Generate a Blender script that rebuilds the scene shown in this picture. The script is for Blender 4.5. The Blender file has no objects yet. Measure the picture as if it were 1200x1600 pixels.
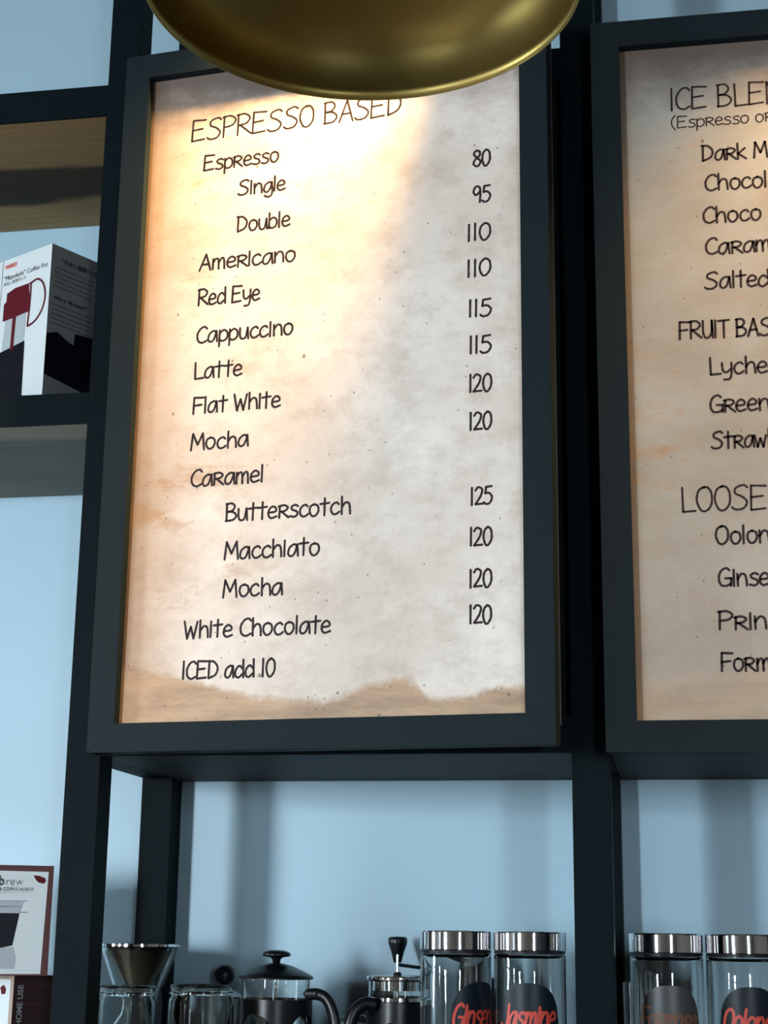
import bpy, bmesh, math, random
from mathutils import Vector, Matrix
random.seed(7)
PI = math.pi
S = bpy.context.scene
C = S.collection
EYE = 1.6

# ------------------------------------------------------------------ camera
cd = bpy.data.cameras.new('camera'); cam = bpy.data.objects.new('camera', cd); C.objects.link(cam)
yaw, pit, rol, F = 0.1806, 0.2563, 0.013, 2526.15
fw = Vector((-math.sin(yaw)*math.cos(pit), math.cos(yaw)*math.cos(pit), math.sin(pit)))
rt = fw.cross(Vector((0, 0, 1))).normalized(); up = rt.cross(fw)
r2 = math.cos(rol)*rt + math.sin(rol)*up; u2 = -math.sin(rol)*rt + math.cos(rol)*up
M = Matrix((r2, u2, -fw)).transposed().to_4x4(); M.translation = Vector((0.8661, -2.2231, EYE))
cam.matrix_world = M
cd.sensor_fit = 'VERTICAL'; cd.sensor_height = 32.0; cd.lens = F/1600*32.0; cd.clip_start = 0.05
S.camera = cam
# ------------------------------------------------------------------ world, light, exposure
S.view_settings.view_transform = 'Standard'; S.view_settings.look = 'None'
S.view_settings.gamma = 1.0; S.view_settings.exposure = 0.12; S.view_settings.use_curve_mapping = False
S.cycles.use_denoising = True; S.cycles.max_bounces = 14; S.cycles.transparent_max_bounces = 16
S.cycles.transmission_bounces = 14; S.cycles.glossy_bounces = 6
S.cycles.caustics_reflective = False; S.cycles.caustics_refractive = False
S.cycles.sample_clamp_indirect = 6.0
w = bpy.data.worlds.new('sky'); S.world = w; w.use_nodes = True
w.node_tree.nodes['Background'].inputs[0].default_value = (0.60, 0.80, 1.0, 1)
w.node_tree.nodes['Background'].inputs[1].default_value = 1.0

def area(name, loc, rot, sx, sy, power, col):
    l = bpy.data.lights.new(name, 'AREA'); l.shape = 'RECTANGLE'; l.size = sx; l.size_y = sy
    l.energy = power; l.color = col
    o = bpy.data.objects.new(name, l); o.location = loc; o.rotation_euler = rot; C.objects.link(o); return o
DAY = (0.80, 0.925, 1.0)
# windows: (wall, centre along wall, width, z0, z1, power)
WINS = [('left', -1.85, 0.9, 0.8, 2.6, 120), ('left', -4.5, 0.9, 0.8, 2.6, 205),
        ('front', -2.6, 0.9, 0.8, 2.6, 330), ('front', 2.9, 0.6, 0.8, 2.6, 120)]
for wl, c, ww, z0, z1, pw in WINS:
    zc = (z0+z1)/2
    # the bright sky beyond each window: stands outside and leans over so that it shines downwards
    if wl == 'left': area('daylight', (-4.95, c, zc+0.25), (0, -PI/2+0.6, 0), z1-z0+0.9, ww+0.25, pw*3.9, DAY)
    else: area('daylight', (c, -6.95, zc+0.25), (PI/2-0.6, 0, 0), ww+0.25, z1-z0+0.9, pw*3.9, DAY)
def spot(name, loc, tgt, power, ang, col, blend=1.0, rad=0.02):
    l = bpy.data.lights.new(name, 'SPOT'); l.energy = power; l.spot_size = math.radians(ang); l.spot_blend = blend
    l.color = col; l.shadow_soft_size = rad
    o = bpy.data.objects.new(name, l); o.location = loc
    o.rotation_euler = (Vector(tgt)-Vector(loc)).to_track_quat('-Z', 'Y').to_euler(); C.objects.link(o); return o
WARM = (1.0, 0.63, 0.25)
spot('menu_spotlight', (0.60, -0.215, 3.27), (0.22, -0.06, 2.62), 235, 48, WARM)
spot('menu_spotlight', (1.50, -0.19, 3.27), (1.12, -0.04, 2.62), 130, 44, WARM)

# ------------------------------------------------------------------ materials
def mat(name, col=(0.5, 0.5, 0.5), rough=0.5, metal=0.0, spec=0.5, **k):
    m = bpy.data.materials.new(name); m.use_nodes = True; b = m.node_tree.nodes['Principled BSDF']
    b.inputs['Base Color'].default_value = (*col, 1); b.inputs['Roughness'].default_value = rough
    b.inputs['Metallic'].default_value = metal; b.inputs['Specular IOR Level'].default_value = spec
    for kk, v in k.items(): b.inputs[kk.replace('_', ' ')].default_value = v
    return m
class N:
    """tiny helper for node expressions"""
    def __init__(s, m): s.t = m.node_tree; s.n = s.t.nodes; s.l = s.t.links; s.b = s.n['Principled BSDF']
    def put(s, sock, v):
        if isinstance(v, (int, float)): sock.default_value = v
        elif isinstance(v, tuple): sock.default_value = (*v, 1) if len(v) == 3 and sock.type == 'RGBA' else v
        else: s.l.new(v, sock)
    def obj(s): return s.n.new('ShaderNodeTexCoord').outputs['Object']
    def math(s, op, a, b=0.0, clamp=False):
        x = s.n.new('ShaderNodeMath'); x.operation = op; x.use_clamp = clamp; s.put(x.inputs[0], a); s.put(x.inputs[1], b); return x.outputs[0]
    def noise(s, v, scale, detail=4, rough=0.6, stretch=(1, 1, 1), off=(0, 0, 0)):
        mp = s.n.new('ShaderNodeMapping'); s.l.new(v, mp.inputs[0]); mp.inputs['Scale'].default_value = stretch; mp.inputs['Location'].default_value = off
        x = s.n.new('ShaderNodeTexNoise'); s.l.new(mp.outputs[0], x.inputs['Vector']); x.inputs['Scale'].default_value = scale
        x.inputs['Detail'].default_value = detail; x.inputs['Roughness'].default_value = rough; return x.outputs['Fac']
    def voro(s, v, scale, off=(0, 0, 0), stretch=(1, 1, 1)):
        mp = s.n.new('ShaderNodeMapping'); s.l.new(v, mp.inputs[0]); mp.inputs['Location'].default_value = off; mp.inputs['Scale'].default_value = stretch
        x = s.n.new('ShaderNodeTexVoronoi'); s.l.new(mp.outputs[0], x.inputs['Vector']); x.inputs['Scale'].default_value = scale
        return x.outputs['Distance'], x.outputs['Color']
    def step(s, v, a, b):          # smooth map a..b -> 0..1
        x = s.n.new('ShaderNodeMapRange'); x.interpolation_type = 'SMOOTHSTEP'; s.put(x.inputs[0], v); x.inputs[1].default_value = a; x.inputs[2].default_value = b
        return x.outputs[0]
    def mix(s, f, a, b):
        x = s.n.new('ShaderNodeMix'); x.data_type = 'RGBA'; s.put(x.inputs[0], f); s.put(x.inputs[6], a); s.put(x.inputs[7], b); return x.outputs[2]
    def sep(s, v):
        x = s.n.new('ShaderNodeSeparateXYZ'); s.l.new(v, x.inputs[0]); return x.outputs
    def curve(s, v, pts):
        x = s.n.new('ShaderNodeFloatCurve'); c = x.mapping.curves[0]
        c.points[0].location = pts[0]; c.points[1].location = pts[-1]
        for p in pts[1:-1]: c.points.new(*p)
        x.mapping.update(); s.put(x.inputs['Value'], v); return x.outputs[0]
    def color(s, v): s.put(s.b.inputs['Base Color'], v)
    def bump(s, h, st=0.3, d=0.001):
        x = s.n.new('ShaderNodeBump'); s.l.new(h, x.inputs['Height']); x.inputs['Strength'].default_value = st; x.inputs['Distance'].default_value = d
        s.l.new(x.outputs[0], s.b.inputs['Normal'])

m_wall = mat('wall_paint', (0.62, 0.70, 0.74), 0.42, spec=0.35)
n = N(m_wall); f = n.noise(n.obj(), 1.3, 5); n.color(n.mix(f, (0.345, 0.51, 0.62), (0.415, 0.585, 0.69))); n.bump(n.noise(n.obj(), 60, 3), 0.12, 0.001)
m_room = mat('room_plaster', (0.30, 0.29, 0.28), 0.8)
n = N(m_room); n.color(n.mix(n.noise(n.obj(), 2), (0.14, 0.115, 0.095), (0.19, 0.16, 0.14)))
m_ceil = mat('ceiling_paint', (0.45, 0.45, 0.44), 0.9)
n = N(m_ceil); n.color(n.mix(n.noise(n.obj(), 2), (0.17, 0.145, 0.115), (0.21, 0.18, 0.145)))
m_floor = mat('floor_timber', (0.16, 0.12, 0.09), 0.5)
n = N(m_floor); n.color(n.mix(n.noise(n.obj(), 3, 5, 0.6, (1, 8, 1)), (0.10, 0.07, 0.05), (0.22, 0.16, 0.11)))
m_steel = mat('dark_painted_steel', (0.010, 0.017, 0.022), 0.6, spec=0.07)
n = N(m_steel); n.color(n.mix(n.noise(n.obj(), 18, 5), (0.0014, 0.0048, 0.0072), (0.0028, 0.0076, 0.0106))); n.bump(n.noise(n.obj(), 220, 2), 0.15, 0.0006)
m_frame = mat('charcoal_painted_frame', (0.016, 0.022, 0.026), 0.6, spec=0.10)
n = N(m_frame); n.color(n.mix(n.noise(n.obj(), 14, 5), (0.0085, 0.0150, 0.0190), (0.0125, 0.0195, 0.0235))); n.bump(n.noise(n.obj(), 250, 2), 0.12, 0.0005)
m_under = mat('dark_stained_board', (0.03, 0.03, 0.032), 0.6, spec=0.12)
n = N(m_under); n.color(n.mix(n.noise(n.obj(), 6, 5, 0.6, (1, 9, 1)), (0.018, 0.021, 0.024), (0.032, 0.034, 0.037)))
m_alu = mat('bare_aluminium', (0.75, 0.72, 0.68), 0.3, 1.0)
def wood(name, dark):
    m = mat(name, (0.3, 0.2, 0.1), 0.65, spec=0.12); n = N(m); o = n.obj(); y = n.sep(o)[1]
    g = n.noise(o, 9, 6, 0.65, (0.7, 9, 4)); col = n.mix(g, (0.23, 0.14, 0.06), (0.44, 0.30, 0.145))
    wv = n.math('ADD', y, n.math('MULTIPLY', n.math('SUBTRACT', n.noise(o, 3.5, 4, 0.5, (1, 2, 1), (3, 1, 0)), 0.5), 0.09))
    if dark:
        a = n.step(wv, 0.140, 0.165); b = n.step(wv, 0.275, 0.295); f = n.math('MULTIPLY', a, n.math('SUBTRACT', 1.0, b))
        col = n.mix(n.math('MULTIPLY', f, 0.92), col, (0.030, 0.022, 0.018))
    else:
        a = n.step(wv, 0.05, 0.09); col = n.mix(a, (0.40, 0.35, 0.26), n.mix(g, (0.15, 0.14, 0.12), (0.28, 0.26, 0.23)))
    n.color(col); n.bump(g, 0.2, 0.001); return m
m_wood1 = wood('oak_with_dark_heartwood', True); m_wood2 = wood('grey_weathered_wood', False)
m_ink = mat('menu_ink', (0.030, 0.017, 0.018), 0.6, spec=0.2)
m_glass = mat('clear_glass', (0.97, 1.0, 0.99), 0.0, IOR=1.45, Transmission_Weight=1.0)
m_chrome = mat('polished_steel', (0.80, 0.79, 0.80), 0.07, 1.0)
m_plastic = mat('black_plastic', (0.005, 0.006, 0.008), 0.32, spec=0.35)
m_brass = mat('satin_brass', (0.36, 0.265, 0.085), 0.40, 1.0)
n = N(m_brass); n.put(n.b.inputs['Roughness'], n.math('ADD', n.math('MULTIPLY', n.noise(n.obj(), 30, 3), 0.10), 0.36))
m_brass_in = m_brass
m_bronze = mat('bronze_mesh_filter', (0.30, 0.24, 0.17), 0.35, 1.0)
n = N(m_bronze); d, c_ = n.voro(n.obj(), 500); n.bump(d, 0.5, 0.0005)
m_label = mat('chalkboard_sticker', (0.004, 0.009, 0.016), 0.4, spec=0.25)
m_red = mat('red_print', (0.60, 0.055, 0.035), 0.5)
m_white = mat('white_card', (0.68, 0.72, 0.74), 0.4)
n = N(m_white); n.color(n.mix(n.noise(n.obj(), 20), (0.64, 0.69, 0.71), (0.72, 0.76, 0.77)))
m_shadedcard = mat('shaded_white_card', (0.24, 0.25, 0.26), 0.5, spec=0.2)
m_greycard2 = mat('grey_card_strip', (0.16, 0.15, 0.145), 0.45)
m_blackprint = mat('black_print', (0.012, 0.013, 0.018), 0.35, spec=0.15)
m_navy = mat('coffee_print', (0.004, 0.004, 0.009), 0.4, spec=0.15)
m_wine = mat('wine_red_print', (0.10, 0.006, 0.014), 0.45, spec=0.15)
m_winepale = mat('wine_red_line_print', (0.30, 0.07, 0.08), 0.45)
m_maroon = mat('maroon_card', (0.11, 0.045, 0.045), 0.5, spec=0.15)
m_brown = mat('dark_brown_card', (0.035, 0.018, 0.018), 0.5, spec=0.15)
n = N(m_brown); n.color(n.mix(n.noise(n.obj(), 25, 4, 0.6, (1, 1, 7)), (0.028, 0.014, 0.014), (0.050, 0.028, 0.026)))
m_tan = mat('tan_card_edge', (0.42, 0.30, 0.25), 0.5)
m_greyprint = mat('grey_print', (0.30, 0.32, 0.34), 0.5)
m_palegrey = mat('pale_grey_print', (0.42, 0.46, 0.49), 0.5)
m_bulb = mat('frosted_bulb', (0.9, 0.88, 0.82), 0.3)

def paper(name, W, H, seed, left):
    m = mat(name, (0.8, 0.75, 0.7), 0.5, spec=0.25); n = N(m); o = n.obj(); x, y, z = n.sep(o)
    u = n.math('DIVIDE', x, W)
    big = n.noise(o, 3.2, 6, 0.62, (1, 1, 1.7), (seed, 0, seed)); fine = n.noise(o, 22, 6, 0.75, (0.85, 1, 1.15), (0, seed, 2)); mid = n.noise(o, 8, 6, 0.7, (0.85, 1, 1.2), (seed, 3, 1))
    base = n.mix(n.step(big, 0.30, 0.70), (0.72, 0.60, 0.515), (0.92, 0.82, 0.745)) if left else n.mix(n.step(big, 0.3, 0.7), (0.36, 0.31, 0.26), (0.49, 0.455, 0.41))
    base = n.mix(n.math('MULTIPLY', n.step(fine, 0.40, 0.72), 0.34), base, (0.40, 0.29, 0.21))
    # brown stained side edges; darker towards the top
    e = n.math('ADD', x, n.math('MULTIPLY', n.math('SUBTRACT', mid, 0.5), 0.10))
    le = n.math('SUBTRACT', 1.0, n.step(e, -0.03, 0.14 if left else 0.06))
    er = n.math('ADD', n.math('SUBTRACT', W, x), n.math('MULTIPLY', n.math('SUBTRACT', mid, 0.5), 0.08))
    re = n.math('SUBTRACT', 1.0, n.step(er, -0.02, 0.035))
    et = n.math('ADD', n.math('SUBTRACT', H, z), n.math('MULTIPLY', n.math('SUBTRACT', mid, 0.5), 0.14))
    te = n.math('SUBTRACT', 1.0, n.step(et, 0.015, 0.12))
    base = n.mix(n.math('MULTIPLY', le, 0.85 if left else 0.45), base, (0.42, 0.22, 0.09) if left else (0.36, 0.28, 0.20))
    base = n.mix(n.math('MULTIPLY', re, 0.45), base, (0.45, 0.33, 0.24))
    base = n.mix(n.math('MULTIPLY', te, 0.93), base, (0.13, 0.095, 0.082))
    edge = n.math('MULTIPLY', n.math('SUBTRACT', 1.0, n.step(x, 0.0, 0.016)), 0.65)
    base = n.mix(edge, base, (0.22, 0.13, 0.07))
    # broad tea stain down the left and blotches
    st = n.noise(o, 5.5, 7, 0.7, (0.8, 1, 2.0), (4+seed, 1, 7)); mk = n.step(st, 0.54, 0.66)
    mk = n.math('MULTIPLY', mk, n.math('SUBTRACT', 1.0, n.step(x, 0.06, 0.30)))
    base = n.mix(n.math('MULTIPLY', mk, 0.65), base, (0.46, 0.24, 0.10))
    # stain along the bottom with a wavy upper edge
    if left: pts = [(0, 0.85), (0.18, 0.60), (0.40, 0.31), (0.48, 0.25), (0.56, 0.34), (0.66, 0.52), (0.73, 0.50), (0.79, 0.25), (0.86, 0.27), (0.93, 0.36), (1, 0.40)]
    else: pts = [(0, 0.50), (0.2, 0.62), (0.4, 0.95), (0.6, 0.8), (1, 0.6)]
    h = n.math('MULTIPLY', n.curve(u, pts), 0.10)
    q = n.math('SUBTRACT', n.math('ADD', h, n.math('MULTIPLY', n.math('SUBTRACT', fine, 0.5), 0.030)), z)
    bs = n.math('MULTIPLY', n.step(q, -0.006 if left else -0.03, 0.008 if left else 0.03), 0.9 if left else 0.45)
    scol = n.mix(n.step(n.noise(o, 11, 6, 0.7, (0.5, 1, 2.5)), 0.35, 0.7), (0.58, 0.36, 0.21), (0.34, 0.205, 0.12))
    base = n.mix(bs, base, scol)
    # specks and scratches
    for sc, thr, dens, off in ((34, 0.085, 0.80, (seed, 0, 3)), (85, 0.13, 0.80, (1, seed, 2)), (14, 0.045, 0.55, (7, 1, seed))):
        d, c = n.voro(o, sc, off, (1, 1, 0.8)); cx = n.sep(c)[0]
        f = n.math('MULTIPLY', n.math('SUBTRACT', 1.0, n.step(d, thr*0.6, thr)), n.math('GREATER_THAN', cx, dens))
        base = n.mix(n.math('MULTIPLY', f, 0.75), base, (0.16, 0.11, 0.09))
    sm = n.math('MULTIPLY', n.step(n.noise(o, 16, 5, 0.7, (1, 1, 1), (9, seed, 5)), 0.64, 0.74), 0.35)
    base = n.mix(sm, base, (0.40, 0.34, 0.31))
    n.color(base); return m

# ------------------------------------------------------------------ mesh helpers
def obj(name, bm, m, parent=None, loc=None, smooth=False):
    me = bpy.data.meshes.new(name); bm.to_mesh(me); bm.free()
    if m: me.materials.append(m)
    if smooth:
        for p in me.polygons: p.use_smooth = True
    o = bpy.data.objects.new(name, me); C.objects.link(o)
    if parent: o.parent = parent
    if loc: o.location = loc
    return o
def smooth_by_angle(o, ang=35):
    bm = bmesh.new(); bm.from_mesh(o.data)
    for e in bm.edges: e.smooth = len(e.link_faces) == 2 and e.calc_face_angle(0) < math.radians(ang)
    for f_ in bm.faces: f_.smooth = True
    bm.to_mesh(o.data); bm.free()
def box(bm, x0, x1, y0, y1, z0, z1, bev=0.0):
    r = bmesh.ops.create_cube(bm, size=1, matrix=Matrix.Translation(((x0+x1)/2, (y0+y1)/2, (z0+z1)/2)) @ Matrix.Diagonal((x1-x0, y1-y0, z1-z0, 1)))
    if bev:
        es = list({e for v in r['verts'] for e in v.link_edges}); bmesh.ops.bevel(bm, geom=es, offset=bev, segments=2, affect='EDGES', profile=0.7)
    return bm
def bx(x0, x1, y0, y1, z0, z1, bev=0.0): return box(bmesh.new(), x0, x1, y0, y1, z0, z1, bev)
def lathe(prof, seg=64, closed=False):
    bm = bmesh.new(); rings = []
    for r, z in prof:
        if r < 1e-6: rings.append([bm.verts.new((0, 0, z))])
        else: rings.append([bm.verts.new((r*math.cos(2*PI*k/seg), r*math.sin(2*PI*k/seg), z)) for k in range(seg)])
    pr = list(zip(rings[:-1], rings[1:]))
    if closed: pr.append((rings[-1], rings[0]))
    for a, b in pr:
        for k in range(seg):
            j = (k+1) % seg
            if len(a) == 1 and len(b) == 1: continue
            if len(a) == 1: bm.faces.new((a[0], b[k], b[j]))
            elif len(b) == 1: bm.faces.new((a[k], b[0], a[j]))
            else: bm.faces.new((a[k], b[k], b[j], a[j]))
    bmesh.ops.recalc_face_normals(bm, faces=bm.faces); return bm
def crom(pts, k=5):
    if len(pts) < 3: return [Vector(p) for p in pts]
    P = [Vector(p) for p in pts]; P = [2*P[0]-P[1]] + P + [2*P[-1]-P[-2]]; out = []
    for i in range(1, len(P)-2):
        for j in range(k):
            t = j/k; a, b, c, d = P[i-1:i+3]
            out.append(0.5*((2*b)+(c-a)*t+(2*a-5*b+4*c-d)*t*t+(3*b-a-3*c+d)*t**3))
    out.append(P[-2]); return out
def tube(pts, rad, seg=12, k=6, flat=1.0):
    pts = crom(pts, k); bm = bmesh.new(); rings = []; up0 = None
    for i, p in enumerate(pts):
        t = (pts[min(i+1, len(pts)-1)]-pts[max(i-1, 0)]).normalized()
        a = t.cross(Vector((0, 0, 1)) if up0 is None else up0)
        if a.length < 1e-4: a = t.cross(Vector((0, 1, 0)))
        a.normalize(); b = a.cross(t).normalized(); up0 = b
        r = rad(i/(len(pts)-1)) if callable(rad) else rad
        rings.append([bm.verts.new(p+r*(math.cos(2*PI*q/seg)*a*flat+math.sin(2*PI*q/seg)*b)) for q in range(seg)])
    for a, b in zip(rings[:-1], rings[1:]):
        for q in range(seg): bm.faces.new((a[q], a[(q+1) % seg], b[(q+1) % seg], b[q]))
    bm.faces.new(rings[0]); bm.faces.new(rings[-1]); bmesh.ops.recalc_face_normals(bm, faces=bm.faces); return bm
def thing(name, label, cat, loc=(0, 0, 0), rz=0.0, group=None):
    o = bpy.data.objects.new(name, None); C.objects.link(o); o.location = loc; o.rotation_euler = (0, 0, rz); o.empty_display_size = 0.05
    o['label'] = label; o['category'] = cat
    if group: o['group'] = group
    return o
def tag(o, label, cat, group=None):
    o['label'] = label; o['category'] = cat
    if group: o['group'] = group
    return o
def struct(name, bm, m): o = obj(name, bm, m); o['kind'] = 'structure'; return o

# ------------------------------------------------------------------ handwriting
GL = {
 'E': (.60, [], [[(.54, .97), (.05, 1), (.02, 0), (.50, .05)], [(.04, .52), (.42, .56)]]),
 'S': (.60, [[(.53, .90), (.40, 1), (.14, .88), (.13, .66), (.35, .52), (.50, .30), (.38, .05), (.12, .0), (.0, .10)]], []),
 'P': (.56, [[(.0, .96), (.30, 1), (.50, .80), (.38, .55), (.08, .47)]], [[(.06, 1), (.04, 0)]]),
 'R': (.60, [[(.0, .96), (.30, 1), (.50, .80), (.38, .55), (.08, .47)]], [[(.06, 1), (.04, 0)], [(.14, .47), (.56, .02)]]),
 'O': (.60, [[(.30, 1), (.10, .85), (.02, .45), (.14, .05), (.32, 0), (.50, .25), (.52, .70), (.40, .96), (.22, .96)]], []),
 'B': (.58, [[(.02, .98), (.30, 1), (.42, .80), (.30, .58), (.08, .53)], [(.08, .53), (.35, .50), (.50, .28), (.35, .05), (.02, .01)]], [[(.06, 1), (.05, 0)]]),
 'A': (.58, [], [[(.0, 0), (.29, 1), (.50, 0)], [(.12, .36), (.43, .38)]]),
 'D': (.58, [[(.0, .98), (.30, .93), (.50, .60), (.40, .20), (.04, 0)]], [[(.06, .98), (.04, 0)]]),
 'C': (.54, [[(.50, .85), (.40, .98), (.20, .90), (.04, .55), (.08, .15), (.28, 0), (.50, .12)]], []),
 'I': (.20, [], [[(.06, 1), (.05, 0)]]),
 'L': (.50, [], [[(.04, 1), (.05, 0), (.46, .03)]]),
 'F': (.54, [], [[(.52, .97), (.05, 1), (.03, 0)], [(.05, .50), (.42, .54)]]),
 'T': (.56, [], [[(.0, .97), (.54, 1)], [(.28, .98), (.27, 0)]]),
 'U': (.58, [[(.04, 1), (.04, .30), (.15, .02), (.32, .05), (.46, .35), (.48, 1)]], [[(.48, 1), (.50, 0)]]),
 'W': (.66, [], [[(.0, 1), (.14, 0), (.30, .68), (.44, 0), (.60, .96)]]),
 'M': (.68, [], [[(.0, 0), (.07, 1), (.30, .32), (.52, 1), (.60, 0)]]),
 'G': (.60, [[(.48, .86), (.36, .98), (.15, .86), (.03, .48), (.10, .08), (.32, .0), (.52, .12)]], [[(.30, .42), (.55, .42), (.52, .0)]]),
 'N': (.58, [], [[(.04, 0), (.05, 1), (.48, 0), (.50, 1)]]),
 'J': (.50, [[(.40, 1), (.40, .3), (.30, .02), (.12, .0), (.0, .2)]], []),
 'a': (.52, [[(.41, .58), (.28, .67), (.08, .48), (.03, .14), (.15, .0), (.30, .14), (.42, .60)]], [[(.42, .66), (.46, .0)]]),
 'b': (.50, [[(.05, .50), (.25, .68), (.42, .50), (.40, .15), (.20, .0), (.05, .10)]], [[(.05, 1), (.05, 0)]]),
 'c': (.46, [[(.38, .56), (.28, .67), (.10, .55), (.03, .28), (.12, .03), (.28, .02), (.41, .14)]], []),
 'd': (.52, [[(.40, .50), (.24, .66), (.06, .45), (.04, .12), (.20, .0), (.40, .20)]], [[(.43, 1), (.45, 0)]]),
 'e': (.47, [[(.04, .33), (.34, .38), (.37, .56), (.22, .68), (.06, .50), (.03, .20), (.16, .01), (.41, .10)]], []),
 'g': (.52, [[(.41, .58), (.28, .67), (.08, .48), (.03, .14), (.15, .0), (.30, .14), (.42, .60)], [(.42, .66), (.45, .0), (.38, -.27), (.20, -.33), (.06, -.22)]], []),
 'h': (.50, [[(.05, .38), (.20, .64), (.36, .60), (.41, .30), (.42, 0)]], [[(.05, 1), (.05, 0)]]),
 'i': (.18, [], [[(.06, .90), (.05, 0)]]),
 'k': (.48, [], [[(.05, 1), (.05, 0)], [(.38, .68), (.07, .34), (.42, .0)]]),
 'l': (.18, [], [[(.06, 1), (.05, 0)]]),
 'm': (.64, [[(.04, .40), (.16, .65), (.28, .58), (.30, .0)], [(.30, .40), (.42, .66), (.53, .58), (.56, .0)]], [[(.04, .67), (.04, 0)]]),
 'n': (.50, [[(.05, .38), (.20, .65), (.36, .60), (.41, .30), (.42, 0)]], [[(.04, .67), (.05, 0)]]),
 'o': (.50, [[(.24, .68), (.07, .56), (.03, .26), (.14, .01), (.30, .03), (.42, .28), (.38, .58), (.20, .67)]], []),
 'p': (.50, [[(.05, .50), (.25, .68), (.42, .50), (.40, .15), (.20, .0), (.05, .10)]], [[(.05, .67), (.04, -.32)]]),
 'r': (.50, [[(.0, .66), (.25, .72), (.42, .58), (.30, .40), (.08, .35)]], [[(.06, .70), (.04, 0)], [(.14, .36), (.46, .0)]]),
 's': (.44, [[(.38, .60), (.26, .68), (.09, .58), (.12, .42), (.32, .30), (.36, .12), (.22, .0), (.02, .05)]], []),
 't': (.44, [], [[(.20, .98), (.19, .0)], [(.0, .66), (.40, .70)]]),
 'u': (.50, [[(.03, .68), (.05, .15), (.17, .0), (.32, .12), (.40, .68)]], [[(.40, .68), (.44, .0)]]),
 'w': (.60, [], [[(.0, .68), (.13, .0), (.27, .5), (.40, .0), (.54, .68)]]),
 'y': (.50, [[(.03, .68), (.06, .25), (.20, .12), (.38, .30)], [(.42, .68), (.41, .05), (.32, -.27), (.10, -.30)]], []),
 '0': (.52, [[(.24, 1), (.07, .80), (.02, .40), (.13, .02), (.28, .02), (.44, .35), (.42, .82), (.28, .99), (.20, .98)]], []),
 '1': (.26, [], [[(.10, 1), (.09, 0)]]),
 '2': (.50, [[(.02, .82), (.16, 1), (.38, .88), (.32, .52), (.02, .03)]], [[(.02, .03), (.44, .05)]]),
 '5': (.50, [[(.08, .60), (.28, .62), (.44, .38), (.32, .05), (.10, .0), (.0, .10)]], [[(.42, 1), (.12, .97), (.08, .60)]]),
 '8': (.52, [[(.38, .90), (.22, 1), (.06, .80), (.22, .56), (.44, .28), (.26, .0), (.04, .18), (.16, .46), (.38, .66), (.40, .88), (.28, .99)]], []),
 '9': (.50, [[(.38, .66), (.18, .46), (.04, .68), (.16, .98), (.36, .94), (.41, .60), (.38, .0)]], []),
 '(': (.30, [[(.22, 1.1), (.05, .75), (.03, .3), (.20, -.15)]], []),
 ' ': (.30, [], []),
}
def ribbon(bm, P, wd, fn, jit=0.0):
    """P: list of 2-D points in glyph space, fn maps to 3-D; flat pen stroke with round ends"""
    n_ = len(P); Lf = []; Rg = []; h = wd/2
    for i in range(n_):
        t = (P[min(i+1, n_-1)]-P[max(i-1, 0)])
        if t.length < 1e-9: t = Vector((0, 1))
        t.normalize(); q = Vector((-t.y, t.x)); hh = h*(1+jit*math.sin(i*1.9+P[0].x*40))
        Lf.append(P[i]+q*hh); Rg.append(P[i]-q*hh)
        if i == 0: t0, q0 = t, q
        if i == n_-1: t1, q1 = t, q
    vl = [bm.verts.new(fn(p)) for p in Lf]; vr = [bm.verts.new(fn(p)) for p in Rg]
    for i in range(n_-1): bm.faces.new((vr[i], vr[i+1], vl[i+1], vl[i]))
    c1 = [bm.verts.new(fn(P[-1]+h*(math.cos(a)*(-q1)+math.sin(a)*t1))) for a in (PI/4, PI/2, 3*PI/4)]
    bm.faces.new([vl[-1], vr[-1]] + c1)
    c0 = [bm.verts.new(fn(P[0]+h*(math.cos(a)*q0-math.sin(a)*t0))) for a in (PI/4, PI/2, 3*PI/4)]
    bm.faces.new([vr[0], vl[0]] + c0)
def natural(s): 
    wds = [GL[c][0] for c in s]; return sum(wds)-0.07
def write(bm, s, x, y, width, cap, pen, fn, slant=0.0, fit=None):
    """write s in glyph strokes; fit = the part of s that takes `width`"""
    k = width/(natural(fit or s)); cx = x
    for ch in s:
        adv, sm, ln = GL[ch]
        jx = random.uniform(-.012, .012); jy = random.uniform(-.02, .02)
        def g(p): return Vector((cx+(p[0]+jx)*k+slant*p[1]*cap, y+(p[1]+jy)*cap))
        for st in sm: ribbon(bm, crom([g(p) for p in st], 5), pen, fn, 0.08)
        for st in ln:
            for a, b in zip(st[:-1], st[1:]):
                a, b = g(a), g(b); ribbon(bm, [a.lerp(b, t) for t in (0, .33, .66, 1)], pen, fn, 0.06)
        cx += adv*k

# ------------------------------------------------------------------ room shell
struct('floor', bx(-4.2, 5.2, -6.2, 0.6, -0.1, 0), m_floor)
struct('ceiling', bx(-4.2, 5.2, -6.2, 0.6, 4.0, 4.1), m_ceil)
struct('wall_back', bx(-4.2, 5.2, 0.4, 0.6, 0, 4.0), m_wall)
struct('wall_right', bx(5.0, 5.2, -6.2, 0.4, 0, 4.0), m_room)
def wall_with_windows(name, a0, a1, wins, mk):
    bm = bmesh.new(); cur = a0
    for c, ww, z0, z1 in sorted(wins):
        box(bm, *mk(cur, c-ww/2, 0, 4.0)); box(bm, *mk(c-ww/2, c+ww/2, 0, z0)); box(bm, *mk(c-ww/2, c+ww/2, z1, 4.0)); cur = c+ww/2
    box(bm, *mk(cur, a1, 0, 4.0)); return struct(name, bm, m_room)
wall_with_windows('wall_left', -6.0, 0.4, [(c, ww, z0, z1) for wl, c, ww, z0, z1, p in WINS if wl == 'left'], lambda a, b, z0, z1: (-4.2, -4.0, a, b, z0, z1))
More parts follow.
